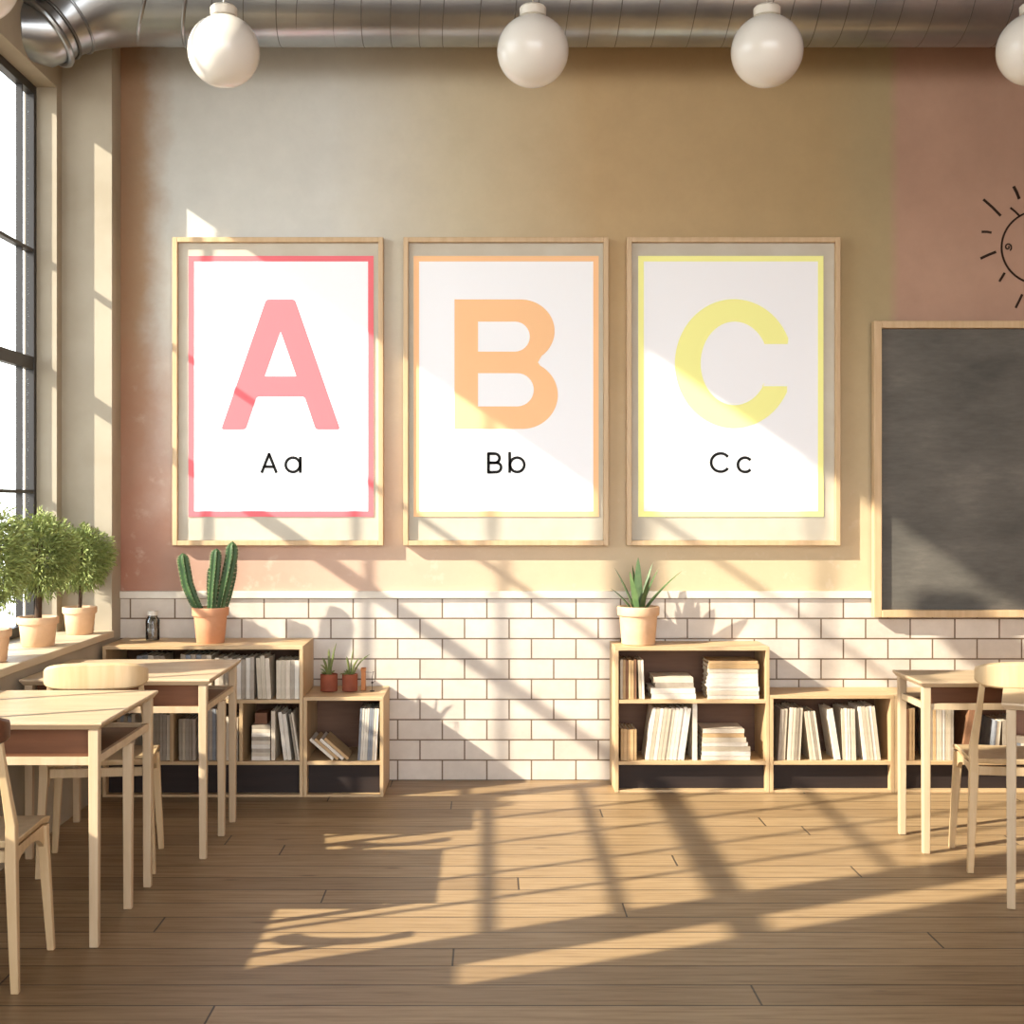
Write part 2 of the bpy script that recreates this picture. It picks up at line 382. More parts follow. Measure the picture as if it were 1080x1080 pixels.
window('window_3', *W3, [], [(2.22, .085), (3.6, .02)], 'narrow dark steel window beyond the left photo edge', SILL3)

# ------------------------------------------------------------------ duct
duct = empty('ventilation_duct', 'round galvanised metal duct running below the ceiling with an elbow at the left', 'duct', (0, 0, 0))
yc, zc, rad = -.46, 3.955, .235
MB().tube([(XR - .001, yc, zc), (-1.60, yc, zc)], rad, 48).build('straight_duct', M['metal'], duct, True)
el = [Vector((-1.601, yc, zc)), Vector((-1.74, yc - .005, zc - .004)), Vector((-1.86, yc - .02, zc - .025)), Vector((-1.96, yc - .05, zc - .07)), Vector((-2.04, yc - .085, zc - .13)), Vector((-2.10, yc - .12, zc - .19)), Vector((-2.13, yc - .14, zc - .225)), Vector((-2.245, yc - .20, zc - .235))]
MB().tube(el, [rad - .002, rad - .004, rad - .012, rad - .028, rad - .05, rad - .068, rad - .074, rad - .11], 48).build('elbow', M['metal'], duct, True)
def ring_at(name, c, t, r, tr, mat):
    t = Vector(t).normalized(); a = t.cross(Vector((0, 0, 1))).normalized(); b = t.cross(a)
    mb = MB(); n = 48; loops = []
    for k in range(n):
        u = 2 * math.pi * k / n; q = a * math.cos(u) + b * math.sin(u)
        loops.append([Vector(c) + q * (r + tr * math.cos(R(45 * j))) + t * tr * math.sin(R(45 * j)) for j in range(8)])
    return mb.rings(loops, close=True).build(name, mat, duct, True)
ax_ = (1, .55, 1.05)
ring_at('flange', el[6], ax_, rad - .062, .016, M['metal'])
ring_at('flange', el[5] + Vector((.005, .003, .005)), ax_, rad - .062, .009, M['duct_inside'])
ring_at('joint_ring', el[4], (1, .5, .9), rad - .046, .007, M['metal'])
ring_at('joint_ring', (-1.66, yc, zc), (1, .25, -.28), rad + .002, .009, M['metal'])
ring_at('joint_ring', (-1.44, yc, zc), (1, .1, -.22), rad + .004, .009, M['metal'])
random.seed(3); x = -1.30
while x < 3.3:
    ring_at('duct_seam', (x, yc, zc), (1, .0, -.12 + random.uniform(-.05, .05)), rad, .0026, M['duct_inside']); x += random.uniform(.10, .19)

# ------------------------------------------------------------------ globe lamps
GL = [(236, 54, 'white globe pendant lamp hanging above the poster with letter A'),
      (562, 54, 'white globe pendant lamp hanging above the poster with letter B'),
      (809, 54, 'white globe pendant lamp hanging above the poster with letter C'),
      (1090, 52, 'white globe pendant lamp cut off by the right edge of the photo'),
      ]
def globe(px, py, label, d=1.75):
    X, Z = P(px, py, d); r = .141
    t = empty('pendant_lamp', label, 'lamp', (X, -d, Z), 0, 'white globe pendant lamps')
    prof = [(r * math.sin(R(a)), -r * math.cos(R(a))) for a in [1] + list(range(8, 165, 6)) + [166]]
    MB().lathe(prof, 40).build('lamp_globe', M['globe'], t, True)
    zt = r * math.cos(R(14))
    MB().lathe([(.040, zt - .004), (.052, zt + .002), (.053, zt + .032), (.046, zt + .040), (.012, zt + .044)], 28).build('lamp_cap', M['cap'], t, True)
    MB().tube([(0, 0, zt + .04), (0, 0, ZC - Z - .02)], .0035, 8).build('cord', M['cord'], t, True)
    MB().lathe([(.045, ZC - Z - .03), (.05, ZC - Z - .001)], 24).build('ceiling_rose', M['cap'], t, True)
for g in GL: globe(*g)
globe(-28, -24, 'white globe pendant lamp just showing in the top left corner', 2.8)

# ------------------------------------------------------------------ framed letter posters
def poster(fx0, fx1, px0, letter, colour, label, build_letters):
    x0, z1 = P(fx0, 252, 0); x1, z0 = P(fx1, 575, 0)
    t = empty('framed_poster', label, 'poster', ((x0 + x1) / 2, 0.0055, z0), 0, 'framed letter posters')
    ox, oz = (x0 + x1) / 2, z0
    hw = (x1 - x0) / 2; hh = z1 - z0; b = .026; dp = -.056
    f = MB()
    f.box(-hw, -hw + b, dp, 0, 0, hh); f.box(hw - b, hw, dp, 0, 0, hh)
    f.box(-hw + b, hw - b, dp, 0, 0, b); f.box(-hw + b, hw - b, dp, 0, hh - b, hh)
    f.build('frame', M['frame_wood'], t, bevel=.0025)
    MB().box(-hw + b + .001, hw - b - .001, -.030, -.004, b + .001, hh - b - .001).build('mat_board', M['mat'], t)
    def Q(px, py): return (px - 514) * .005 - ox, 1.465 - (py - 530) * .005 - oz
    a0, b1 = Q(px0, 271); a1, b0 = Q(px0 + 194.5, 545)
    pp = MB().box(a0, a1, -.034, -.0305, b0, b1).build('poster_print', M['paper'], t)
    bb = .029
    fr = MB(); y0, y1 = -.0352, -.0342
    fr.box(a0, a0 + bb, y0, y1, b0, b1); fr.box(a1 - bb, a1, y0, y1, b0, b1); fr.box(a0 + bb, a1 - bb, y0, y1, b0, b0 + bb); fr.box(a0 + bb, a1 - bb, y0, y1, b1 - bb, b1)
    fr.build('colour_border', colour, pp)
    build_letters(pp, Q, colour)
    return t
YL = -.0350
def rounded(poly, r=6):
    out = []; n = len(poly)
    for i, p in enumerate(poly):
        p = Vector(p); a = Vector(poly[i - 1]); b = Vector(poly[(i + 1) % n])
        ra = min(r, (a - p).length / 2); rb = min(r, (b - p).length / 2)
        s = p + (a - p).normalized() * ra; e = p + (b - p).normalized() * rb
        for k in range(5):
            u = k / 4; q = s * (1 - u) ** 2 + p * 2 * u * (1 - u) + e * u * u; out.append((q.x, q.y))
    return out
def small(pp, name, Q, strokes, w=.0150):
    mb = MB()
    for pts, closed in strokes: stroke(mb, [Q(*p) for p in pts], w, YL - .0003, YL + .0002, closed)
    return mb.build(name, M['black'], pp)
Z3 = 2.919
def letters_A(pp, Q, col):
    g = lambda p: Q(160 + p[0] / Z3, 230 + p[1] / Z3)
    outer = rounded([(355, 253), (443, 253), (582, 652), (507, 652), (473, 551), (326, 551), (292, 652), (217, 652)], 9)
    inner = rounded([(399, 350), (448, 489), (350, 489)], 4)
    flat_obj('capital_letter', [[g(p) for p in outer], [g(p) for p in inner]], col, pp, YL)
    h = lambda p: (160 + p[0] / Z3, 230 + p[1] / Z3)
    small(pp, 'small_capital', Q, [([h((341, 785)), h((365, 724))], False), ([h((363, 724)), h((387, 785))], False), ([h((348, 766)), h((380, 766))], False)])
    small(pp, 'small_letter', Q, [([h(q) for q in arc(437, 760, 22, 22, 0, 345, 23)], True), ([h((460, 735)), h((460, 785))], False)])
def letters_B(pp, Q, col):
    g = lambda p: Q(400 + p[0] / Z3, 230 + p[1] / Z3)
    outer = [(232, 253), (405, 253)] + arc(435, 350, 104, 97, -88, 52, 20) + [(488, 446)] + arc(440, 546, 109, 104, -60, 88, 24) + [(405, 650), (232, 650)]
    up = [(304, 321), (405, 321)] + arc(417, 367, 46, 46, -88, 88, 16) + [(405, 413), (304, 413)]
    lo = [(304, 479), (410, 479)] + arc(424, 530, 51, 51, -88, 88, 16) + [(410, 581), (304, 581)]
    flat_obj('capital_letter', [[g(p) for p in outer], [g(p) for p in up], [g(p) for p in lo]], col, pp, YL)
    h = lambda p: (400 + p[0] / Z3, 230 + p[1] / Z3)
    bs = [(334, 726), (352, 726)] + arc(356, 740, 14, 14, -88, 88, 8) + [(338, 754), (356, 754)] + arc(360, 768, 15, 14.5, -88, 88, 8) + [(334, 783)]
    small(pp, 'small_capital', Q, [([h(p) for p in bs], False), ([h((336, 723)), h((336, 786))], False)])
    small(pp, 'small_letter', Q, [([h(q) for q in arc(424, 760, 22, 22, 0, 345, 23)], True), ([h((401, 720)), h((401, 785))], False)])
def letters_C(pp, Q, col):
    g = lambda p: Q(640 + p[0] / Z3, 230 + p[1] / Z3)
    o = arc(388, 450, 181, 198, -17.7, -339.3, 60); i = arc(390, 449, 104, 128, -332.5, -27.5, 50)
    o[0] = (553, 390); o[-1] = (551, 519)
    flat_obj('capital_letter', [[g(p) for p in (o + [(474, 519)] + i + [(476, 390)])]], col, pp, YL)
    h = lambda p: (640 + p[0] / Z3, 230 + p[1] / Z3)
    small(pp, 'small_capital', Q, [([h(q) for q in arc(347, 753, 29, 28, -38, -322, 24)], False)])
    small(pp, 'small_letter', Q, [([h(q) for q in arc(422, 760, 22, 22, -40, -320, 20)], False)])
poster(184, 405, 200, 'A', M['pink'], 'wood framed poster with big pink letter A and pink border', letters_A)
poster(426, 641, 436.5, 'B', M['orange'], 'wood framed poster with big peach letter B and peach border', letters_B)
poster(660, 884, 672.5, 'C', M['yellow'], 'wood framed poster with big pale yellow letter C and yellow border', letters_C)

# ------------------------------------------------------------------ chalkboard and painted sun
x0, z1 = P(918, 340, 0); z0 = P(0, 650, 0)[1]; x1 = 3.25
t = empty('chalkboard', 'large grey chalkboard in a pale wooden frame on the right of the back wall', 'chalkboard', (x0, -.019, z0))
wd, hh = x1 - x0, z1 - z0; b = .042
MB().box(0, b, -.046, 0, 0, hh).box(wd - b, wd, -.046, 0, 0, hh).box(b, wd - b, -.046, 0, hh - b * .9, hh).box(b, wd - b, -.052, 0, 0, b * .9).build('frame', M['frame_wood'], t, bevel=.003)
MB().box(b + .001, wd - b - .001, -.016, -.002, b * .9 + .001, hh - b * .9 - .001).build('writing_surface', M['board'], t)
sun = MB(); q = lambda px, py: P(1020 + px / 6.75, 180 + py / 6.75, 0)
def pen(pts, w): stroke(sun, [q(*p) for p in pts], w, .003, .0062)
# left edge of the face, drawn as an oval whose right half lies beyond the frame
cx, cy = 520, 545
pen(arc(cx, cy, 272, 262, 104, 256, 40), .010)
pen(arc(cx, cy, 272, 262, -104, 104, 40), .010)
pen([(310, 262), (345, 290), (380, 325)], .010)
for a, bpt, ww in [((118, 203), (242, 320), .013), ((106, 434), (176, 440), .012), ((98, 624), (208, 577), .014), ((232, 788), (270, 726), .012), ((333, 110), (374, 200), .015), ((348, 976), (395, 880), .012)]:
    m_ = ((a[0] + bpt[0]) / 2 + 2, (a[1] + bpt[1]) / 2 - 3); pen([a, m_, bpt], ww)
for ang in (-75, -45, -15, 15, 45, 75): pen([(cx + 350 * math.cos(R(ang)), cy + 350 * math.sin(R(ang))), (cx + 440 * math.cos(R(ang)), cy + 440 * math.sin(R(ang)))], .012)
sp = [(293 + (5 + a / 360 * 17) * math.cos(R(a - 60)), 543 + (5 + a / 360 * 17) * math.sin(R(a - 60)) * 1.1) for a in range(0, 500, 25)]
pen(sp, .007)
tag(sun.build('wall_drawing', M['sun_paint']), 'sun outline with swirl and short rays painted dark brown above the chalkboard', 'wall drawing')

# ------------------------------------------------------------------ shelves
T = .018
M['back'] = wood('brown_cell_shade', rgb(112, 80, 58), rgb(92, 64, 46), .7)  # brown that stands in for the shade inside the bookcase cells
def shelf_unit(name, label, X0, X1, depth, z_levels, uprights, mats=None, base_shade=True, ystart=-.003):
    """z_levels: bottom shelf top ... top board top; uprights: list of (x, z0, z1) inner dividers"""
    t = empty(name, label, 'bookcase', ((X0 + X1) / 2, ystart, 0))
    c = (X0 + X1) / 2; yf = -depth
    for x in (X0, X1 - T): MB().box(x - c, x - c + T, yf, 0, 0.001, z_levels[-1] - T - .0003).build('side_panel', M['birch_v'], t, bevel=.0015)
    MB().box(X0 - c, X1 - c, yf, 0, z_levels[-1] - T, z_levels[-1]).build('top_board', M['birch'], t, bevel=.0015)
    for z in z_levels[:-1]: MB().box(X0 - c + T + .0003, X1 - c - T - .0003, yf + .002, -.0095 if z != z_levels[0] else 0, z - T, z).build('shelf', M['birch'], t, bevel=.0015)
    for x, za, zb in uprights: MB().box(x - c - T / 2, x - c + T / 2, yf + .004, -.0095, za + .0005, zb - T - .0005).build('divider', M['birch_v'], t, bevel=.001)
    MB().box(X0 - c + T + .0004, X1 - c - T - .0004, -.009, -.001, z_levels[0] + .0005, z_levels[-1] - T - .0005).build('cell_shade_panel', M['back'], t)  # added sheet over the tiles, its colour imitates shaded cell interiors
    MB().box(X0 - c + T + .0003, X1 - c - T - .0003, yf + .004, 0 , .001, .012).build('bottom_board', M['birch'], t)
    MB().box(X0 - c + T + .0005, X1 - c - T - .0005, yf + .05, yf + .062, .0125, z_levels[0] - T - .0005).build('void_shade_panel', M['base_shade'], t)  # added dark sheet where the open base is only in shade
    return t
DL, DR = .40, .295
LX0, LX1, LX2 = -1.914, -.916, -.516
shelf_unit('bookcase', 'two-tier birch bookcase at the left holding books, with the cactus on top', LX0, LX1, DL, [.178, .484, .752], [(-1.57, .178, .484), (-1.225, .178, .484)])
shelf_unit('low_bookcase', 'short one-tier birch bookcase with small plants on top, left of the bare tiles', LX1 + .002, LX2, DL, [.178, .498], [])
RX0, RX1, RX2, RX3 = .645, 1.425, 2.055, 3.1
shelf_unit('bookcase', 'two-tier birch bookcase right of the bare tiles with the spiky aloe on top', RX0, RX1, DR, [.158, .468, .735], [])
shelf_unit('low_bookcase', 'low birch bookcase under the chalkboard, directly right of the two-tier bookcase', RX1 + .002, RX2, DR, [.158, .492], [])
shelf_unit('low_bookcase', 'low birch bookcase behind the right-hand desk at the photo edge', RX2 + .002, RX3, DR, [.158, .492], [])

# ------------------------------------------------------------------ books
ORD = ['first', 'second', 'third', 'fourth', 'fifth', 'sixth', 'seventh', 'eighth', 'ninth', 'tenth', 'eleventh', 'twelfth', 'thirteenth', 'fourteenth', 'fifteenth', 'sixteenth', 'seventeenth', 'eighteenth', 'nineteenth', 'twentieth']
COVN = {'cover_cream': 'cream', 'cover_white': 'off-white', 'cover_grey': 'grey', 'cover_tan': 'tan', 'cover_brown': 'brown', 'cover_blue': 'grey-blue'}
def book_mesh(w, h, dp, mat):        # origin at the spine's bottom left; spine faces -Y
    c = min(.0022, w * .18)
    o = MB().box(0, c, 0, dp, 0, h).box(w - c, w, 0, dp, 0, h).box(c, w - c, 0, c, 0, h).build('book', mat)
    MB().box(c + .0001, w - c - .0001, c + .0001, dp - .004, .004, h - .004).build('pages', M['pages'], o)
    return o
rb = random.Random(11)
def pick(cols): return rb.choice(cols)
def row(x0, x1, zs, h, yf, n, where, cols, group, lean=0, hv=.012, dmax=.2, kind='book'):
    """standing books between x0 and x1 (bottoms), spine front at yf; lean in degrees, + leans right"""
    a = R(lean); step = (x1 - x0) / n; tw = step * math.cos(a) - .0016
    for i in range(n):
        hh = h + rb.uniform(-hv, hv * .6); dp = dmax - rb.uniform(0, .02)
        col = pick(cols); o = book_mesh(tw, hh, dp, M[col])
        x = x0 + i * step
        o.location = (x, yf + rb.uniform(0, .006), zs + .0008 + (tw * math.sin(a) if a > 0 else 0)); o.rotation_euler = (0, a, 0)
        nm = ORD[i] + ' from left' if n > 1 else 'single one'
        tag(o, f"{COVN[col]} book, {nm}, {where}", 'book', group)
def stack(xc, zs, yf, items, where, group, dmax=.21):
    """lying books bottom to top: (width, thickness, colour, x shift)"""
    z = zs + .0008; n = len(items)
    for i, (wd, th, col, dx) in enumerate(items):
        o = book_mesh(th - .0006, wd, dmax - rb.uniform(0, .02), M[col])
        # turn so the spine lies along X
        o.rotation_euler = (0, R(90), 0)
        o.location = (xc - wd / 2 + dx, yf + rb.uniform(0, .008), z + th - .0006)
        z += th
        tag(o, f"{COVN[col]} book lying flat, {ORD[i]} from bottom {where}", 'book', group)
S = lambda d: .005 * (1 - d / D)
XLp = lambda px: (px - 514) * S(DL - .01)
XRp = lambda px: (px - 514) * S(DR - .01)
yl, yr = -DL + .02, -DR + .02
g_ = ['cover_grey', 'cover_grey', 'cover_cream', 'cover_blue']; cr = ['cover_cream', 'cover_white', 'cover_cream', 'cover_grey']; wh = ['cover_white', 'cover_white', 'cover_cream']
zt, zl = .484, .178
# left bookcase, top tier
row(XLp(138), XLp(168), zt, .205, yl + .1, 5, 'at the far left of left bookcase top tier', g_, 'books in the left bookcase', 0, .006)
row(XLp(187), XLp(220), zt, .215, yl + .06, 6, 'in block behind the desk, left bookcase top tier', g_, 'books in the left bookcase', 0, .004)
row(XLp(226), XLp(268), zt, .206, yl, 9, 'in long row right of centre, left bookcase top tier', cr + ['cover_tan'], 'books in the left bookcase', 0)
row(XLp(271.5), XLp(286), zt, .208, yl, 3, 'tilting against the long row, left bookcase top tier', cr, 'books in the left bookcase', -3)
row(XLp(291), XLp(315.5), zt, .197, yl, 5, 'at the right end of left bookcase top tier', cr, 'books in the left bookcase', 0, .006)
# left bookcase, lower tier
row(XLp(122), XLp(142), zl, .225, yl, 5, 'in the far left cell of left bookcase lower tier', g_, 'books in the left bookcase')
row(XLp(157), XLp(178.5), zl, .235, yl, 6, 'left of first divider, left bookcase lower tier', g_, 'books in the left bookcase')
row(XLp(188), XLp(206), zl, .205, yl, 5, 'right of first divider, left bookcase lower tier', g_, 'books in the left bookcase', 0, .004)
row(XLp(216), XLp(231), zl, .26, yl, 4, 'tall group between desk legs, left bookcase lower tier', g_, 'books in the left bookcase', 0, .004)
row(XLp(238), XLp(251), zl, .215, yl, 3, 'left of second divider, left bookcase lower tier', g_, 'books in the left bookcase', 0, .004)
sw = XLp(284.5) - XLp(265)
stack((XLp(265) + XLp(284.5)) / 2, zl, yl, [(sw, .0195, ['cover_white', 'cover_cream', 'cover_grey'][i % 3], rb.uniform(-.001, .001)) for i in range(9)], 'of stack, left bookcase lower tier', 'books in the left bookcase', .2)
row(XLp(285.5), XLp(290), zl, .255, yl, 1, 'beside the flat stack, left bookcase lower tier', ['cover_cream'], 'books in the left bookcase')
row(XLp(299), XLp(307.5), zl, .235, yl, 2, 'leaning near right end of left bookcase lower tier', wh, 'books in the left bookcase', -7)
row(XLp(311.5), XLp(316.3), zl, .235, yl, 2, 'leaning on right side, left bookcase lower tier', cr, 'books in the left bookcase', -8.5)
bx = MB().box(0, .06, 0, .12, 0, .055).box(.002, .058, -.002, 0, .015, .04).build('storage_box', M['apron']); bx.location = (XLp(267.5), yl + .03, zl + .0195 * 9 + .0025)
tag(bx, 'small brown box on top of the flat stack in the left bookcase', 'box')
# small case
row(XLp(350), XLp(371), zl, .155, yl, 4, 'in steeply fallen group, short left bookcase', ['cover_white', 'cover_cream', 'cover_tan', 'cover_grey'], 'books in the short left bookcase', -49, .006, .2)
row(XLp(377), XLp(397), zl, .258, yl, 8, 'in right row, short left bookcase', wh + ['cover_blue'], 'books in the short left bookcase', 3, .003)
# right two-tier case
zt, zl = .468, .158; gr_ = 'books in the right two-tier bookcase'
row(XRp(654.5), XRp(672), zt, .198, yr, 6, 'tan row, upper left of right tall bookcase', ['cover_tan', 'cover_tan', 'cover_cream', 'cover_brown'], gr_, 0, .003)
row(XRp(674.5), XRp(680.5), zt, .198, yr, 2, 'tilting beside upper tan row, right tall bookcase', cr, gr_, -2, .003)
stack(XRp(711), zt, yr, [(.225, .028, 'cover_white', 0), (.225, .027, 'cover_white', -.004), (.195, .028, 'cover_grey', .004), (.2, .026, 'cover_cream', -.001)], 'of short stack, right tall bookcase upper tier', gr_)
stack(XRp(774), zt, yr, [(.258, .021, 'cover_white', .001), (.258, .021, 'cover_cream', -.001), (.262, .02, 'cover_white', .001), (.25, .02, 'cover_white', 0), (.25, .024, 'cover_white', 0), (.246, .026, 'cover_white', .002), (.25, .022, 'cover_cream', -.001), (.256, .024, 'cover_tan', .001), (.248, .015, 'cover_tan', 0)], 'of tall stack, right tall bookcase upper tier', gr_)
row(XRp(655), XRp(672), zl, .158, yr, 5, 'small row, lower left of right tall bookcase', ['cover_tan'], gr_, 0, .003)
row(XRp(681), XRp(722), zl, .268, yr, 10, 'in leaning row, right tall bookcase lower tier', wh, gr_, 8, .004)
row(XRp(731), XRp(736), zl, .284, yr, 1, 'tallest, mid lower tier of right tall bookcase', ['cover_white'], gr_)
stack(XRp(766), zl, yr, [(.248, .022, 'cover_white', 0), (.246, .023, 'cover_white', .002), (.246, .024, 'cover_cream', .002), (.232, .022, 'cover_white', -.004), (.222, .024, 'cover_cream', -.008), (.21, .022, 'cover_tan', -.012), (.21, .021, 'cover_cream', -.011)], 'of stack, right tall bookcase lower tier', gr_)
# low right cases
gl = 'books in the low right bookcase'
row(XRp(821), XRp(829), zl, .262, yr, 2, 'far left end of low right bookcase', ['cover_cream', 'cover_grey'], gl, 3, .003)
row(XRp(831), XRp(845), zl, .265, yr, 4, 'left group of low right bookcase', cr, gl, 3, .003)
row(XRp(856), XRp(868), zl, .25, yr, 4, 'second leaning group, low right bookcase', cr, gl, -8, .003)
row(XRp(882), XRp(888), zl, .268, yr, 1, 'leaning alone, middle of low right bookcase', ['cover_white'], gl, -9)
row(XRp(890), XRp(904), zl, .262, yr, 5, 'upright in wide group, low right bookcase', wh, gl, -1.5, .003)
row(XRp(912), XRp(930), zl, .275, yr, 5, 'leaning at right end, low right bookcase', wh, gl, -6.5, .004)
gk = 'books in the low bookcase behind the desk'
row(XRp(950), XRp(966), zl, .262, yr, 5, 'left end of low bookcase behind right desk', ['cover_tan', 'cover_cream', 'cover_brown'], gk, 0, .003)
row(XRp(982), XRp(1007), zl, .262, yr, 8, 'right of desk leg, low bookcase behind desk', cr + ['cover_tan'], gk, 0, .003)
row(XRp(1014.5), XRp(1024), zl, .262, yr, 3, 'leaning beside chair, low bookcase behind desk', ['cover_brown', 'cover_tan'], gk, 10, .003)
row(XRp(1047), XRp(1054), zl, .2, yr, 3, 'behind chair, low bookcase at right photo edge', ['cover_blue', 'cover_cream'], gk, 5, .003)
row(XRp(1059), XRp(1082), zl, .205, yr, 6, 'behind near desk leg, low bookcase at right edge', ['cover_blue', 'cover_grey', 'cover_cream'], gk, 0, .02)

# ------------------------------------------------------------------ plants
def pot(name, label, X, Y, Z, r_top, r_bot, h, mat, group=None):
    t = empty(name, label, 'potted plant', (X, Y, Z + .0006), 0, group)
    rim = h * .24
    prof = [(r_bot * .96, 0), (r_bot, .003), (r_top * .90, h - rim), (r_top * .985, h - rim + .001), (r_top, h - rim + .006), (r_top * 1.01, h - .004), (r_top * .99, h), (r_top * .9, h), (r_top * .86, h - .02), (r_top * .8, h - .03)]
    MB().lathe(prof, 40).build('pot', mat, t, True)
    MB().lathe([(r_top * .855, h - .022), (r_top * .855, h - .018), (r_top * .5, h - .012), (.002, h - .010)], 28).build('soil', M['soil'], t, True)
    return t
def leaf_blade(mb, base, d, L, w, droop=0, seg=3):
    d = Vector(d).normalized(); side = d.cross(Vector((rl.uniform(-1, 1), rl.uniform(-1, 1), rl.uniform(.2, 1))))
    if side.length < 1e-3: return
    side.normalize(); pts = []
    for i in range(seg + 1):
        u = i / seg; p = Vector(base) + d * L * u + Vector((0, 0, -droop * u * u * L)); ww = w * math.sin(math.pi * min(.97, max(.12, u * .86 + .12)))
        pts.append((p - side * ww / 2, p + side * ww / 2))
    vs = [(mb.bm.verts.new(a), mb.bm.verts.new(b)) for a, b in pts]
    for i in range(seg): mb.bm.faces.new((vs[i][0], vs[i][1], vs[i + 1][1], vs[i + 1][0]))
rl = random.Random(5)
def bushy(label, X, d, pz0, pr, ph, ccz, cr_, n, trunk_r, xoff=0, squash=1.0):
    t = pot('potted_shrub', label, X, -d, pz0, pr, pr * .78, ph, M['terracotta_pale'], 'bushy potted shrubs on the window sill')
    cz = ccz - pz0
    # trunk and branches
    tr = MB(); top = Vector((xoff, 0, cz - cr_ * .35))
    tr.tube([(0, 0, ph - .02), (xoff * .3 + .004, 0, ph + (top.z - ph) * .4), tuple(top)], [trunk_r, trunk_r * .85, trunk_r * .6], 10)
    br = []
    for k in range(16):
        a = rl.uniform(0, 2 * math.pi); e = rl.uniform(-.1, 1.35)
        v = Vector((math.cos(a) * math.cos(e), math.sin(a) * math.cos(e), math.sin(e))) * cr_ * rl.uniform(.6, .85)
        p0 = Vector((xoff, 0, cz - cr_ * rl.uniform(.3, .6))); p1 = Vector((xoff, 0, cz)) + v
        if p1.x + X < XN + .02: p1.x = XN + .02 - X
        if p1.y - d > -.18: p1.y = -.18 + d
        tr.tube([p0, (p0 + p1) / 2 + Vector((0, 0, .01)), p1], [.0035, .0025, .001], 5); br.append(p1)
    tr.build('stem', M['bark'], t, True)
    fo = MB()
    for i in range(n):
        u = rl.random(); a = rl.uniform(0, 2 * math.pi); ez = rl.uniform(-1, 1); rr = cr_ * (.25 + .75 * u ** .45)
        h = math.sqrt(1 - ez * ez); lump = 1 + .13 * math.sin(3 * a + ez * 4) + .08 * math.sin(7 * a + 2)
        p = Vector((xoff + rr * h * math.cos(a) * lump, rr * h * math.sin(a) * lump, cz + rr * ez * squash * lump))
        if p.x + X < XN + .012: p.x = XN + .012 - X + rl.uniform(0, .03)
        if p.y - d > -.175: p.y = -.175 + d - rl.uniform(0, .03)
        out = Vector((h * math.cos(a), h * math.sin(a), ez * .8 + .25)) + Vector((rl.uniform(-.7, .7), rl.uniform(-.7, .7), rl.uniform(-.7, .6)))
        dv = out.normalized(); L = rl.uniform(.018, .034)
        q_ = p + dv * L
        if q_.x + X < XN + .003 or q_.y - d > -.165: dv = Vector((abs(dv.x), -abs(dv.y), dv.z))
        leaf_blade(fo, p, dv, L, rl.uniform(.005, .009), rl.uniform(0, .5))
    fo.build('foliage', M['leaf'], t)
    return t
sz = SILL
bushy('bushy green shrub in a terracotta pot on the sill nearest the corner', -2.045, .34, sz, .084, .137, 1.185, .155, 7000, .010)
bushy('bushy green shrub in a wide terracotta pot, second from the corner on the sill', -2.065, .90, sz, .093, .135, 1.225, .165, 8000, .017, .0, 1.12)
bushy('bushy green shrub cut off by the left photo edge on the sill', -2.065, 1.50, sz, .09, .135, 1.235, .165, 7000, .014, .0, 1.35)

# cactus
cz = .752
X, _ = P(222, 0, .25)
t = pot('potted_cactus', 'tall ribbed green cactus in a terracotta pot on the left bookcase', X, -.25, cz, .092, .070, .180, M['terracotta'])
def cactus_stem(pts, r):
    mb = MB(); n = 40; loops = []
    P_ = [Vector(p) for p in pts]; m = 18; sm = []
    for i in range(m + 1):
        u = i / m * (len(P_) - 1); k = min(int(u), len(P_) - 2); f = u - k; sm.append(P_[k].lerp(P_[k + 1], f))
    for i, p in enumerate(sm):
        tt = (sm[min(i + 1, m)] - sm[max(i - 1, 0)]).normalized(); a = tt.cross(Vector((0, 1, 0))).normalized(); b = tt.cross(a)
        u = i / m; rr = r * (.78 + .22 * math.sin(min(1, u * 1.6) * math.pi / 2)) * (1 if u < .8 else math.sqrt(max(.004, 1 - ((u - .8) / .2) ** 2)))
        loops.append([p + (a * math.cos(2 * math.pi * k / n) + b * math.sin(2 * math.pi * k / n)) * rr * (1 + .16 * math.cos(7 * 2 * math.pi * k / n)) for k in range(n)])
    mb.rings(loops); o = mb.build('stem', M['cactus'], t, True)
    s_ = MB()
    for i in range(1, m, 1):
        tt = (sm[min(i + 1, m)] - sm[max(i - 1, 0)]).normalized(); a = tt.cross(Vector((0, 1, 0))).normalized(); b = tt.cross(a)
        for k in range(7):
            an = 2 * math.pi * k / 7; dv = a * math.cos(an) + b * math.sin(an)
            rr = (Vector(loops[i][0]) - sm[i]).length
            for j in (-1, 0, 1):
                p0 = sm[i] + dv * rr * .97; p1 = p0 + (dv + tt * .6 * j).normalized() * .009
                s_.tube([p0, p1], [.0007, .0002], 3)
    s_.build('spines', M['spine'], o)
cactus_stem([(-.052, 0, .15), (-.085, -.01, .22), (-.115, -.01, .30), (-.133, -.01, .40), (-.140, -.01, .455)], .027)
cactus_stem([(.008, -.012, .15), (.018, -.018, .28), (.030, -.02, .40), (.035, -.02, .480)], .025)
cactus_stem([(-.005, .025, .15), (-.01, .03, .28), (-.006, .03, .385)], .014)
cactus_stem([(.042, .01, .15), (.062, .005, .24), (.088, 0, .34), (.108, 0, .44), (.112, 0, .515)], .028)
cactus_stem([(.062, .03, .15), (.088, .035, .24), (.108, .035, .33), (.118, .035, .42)], .014)

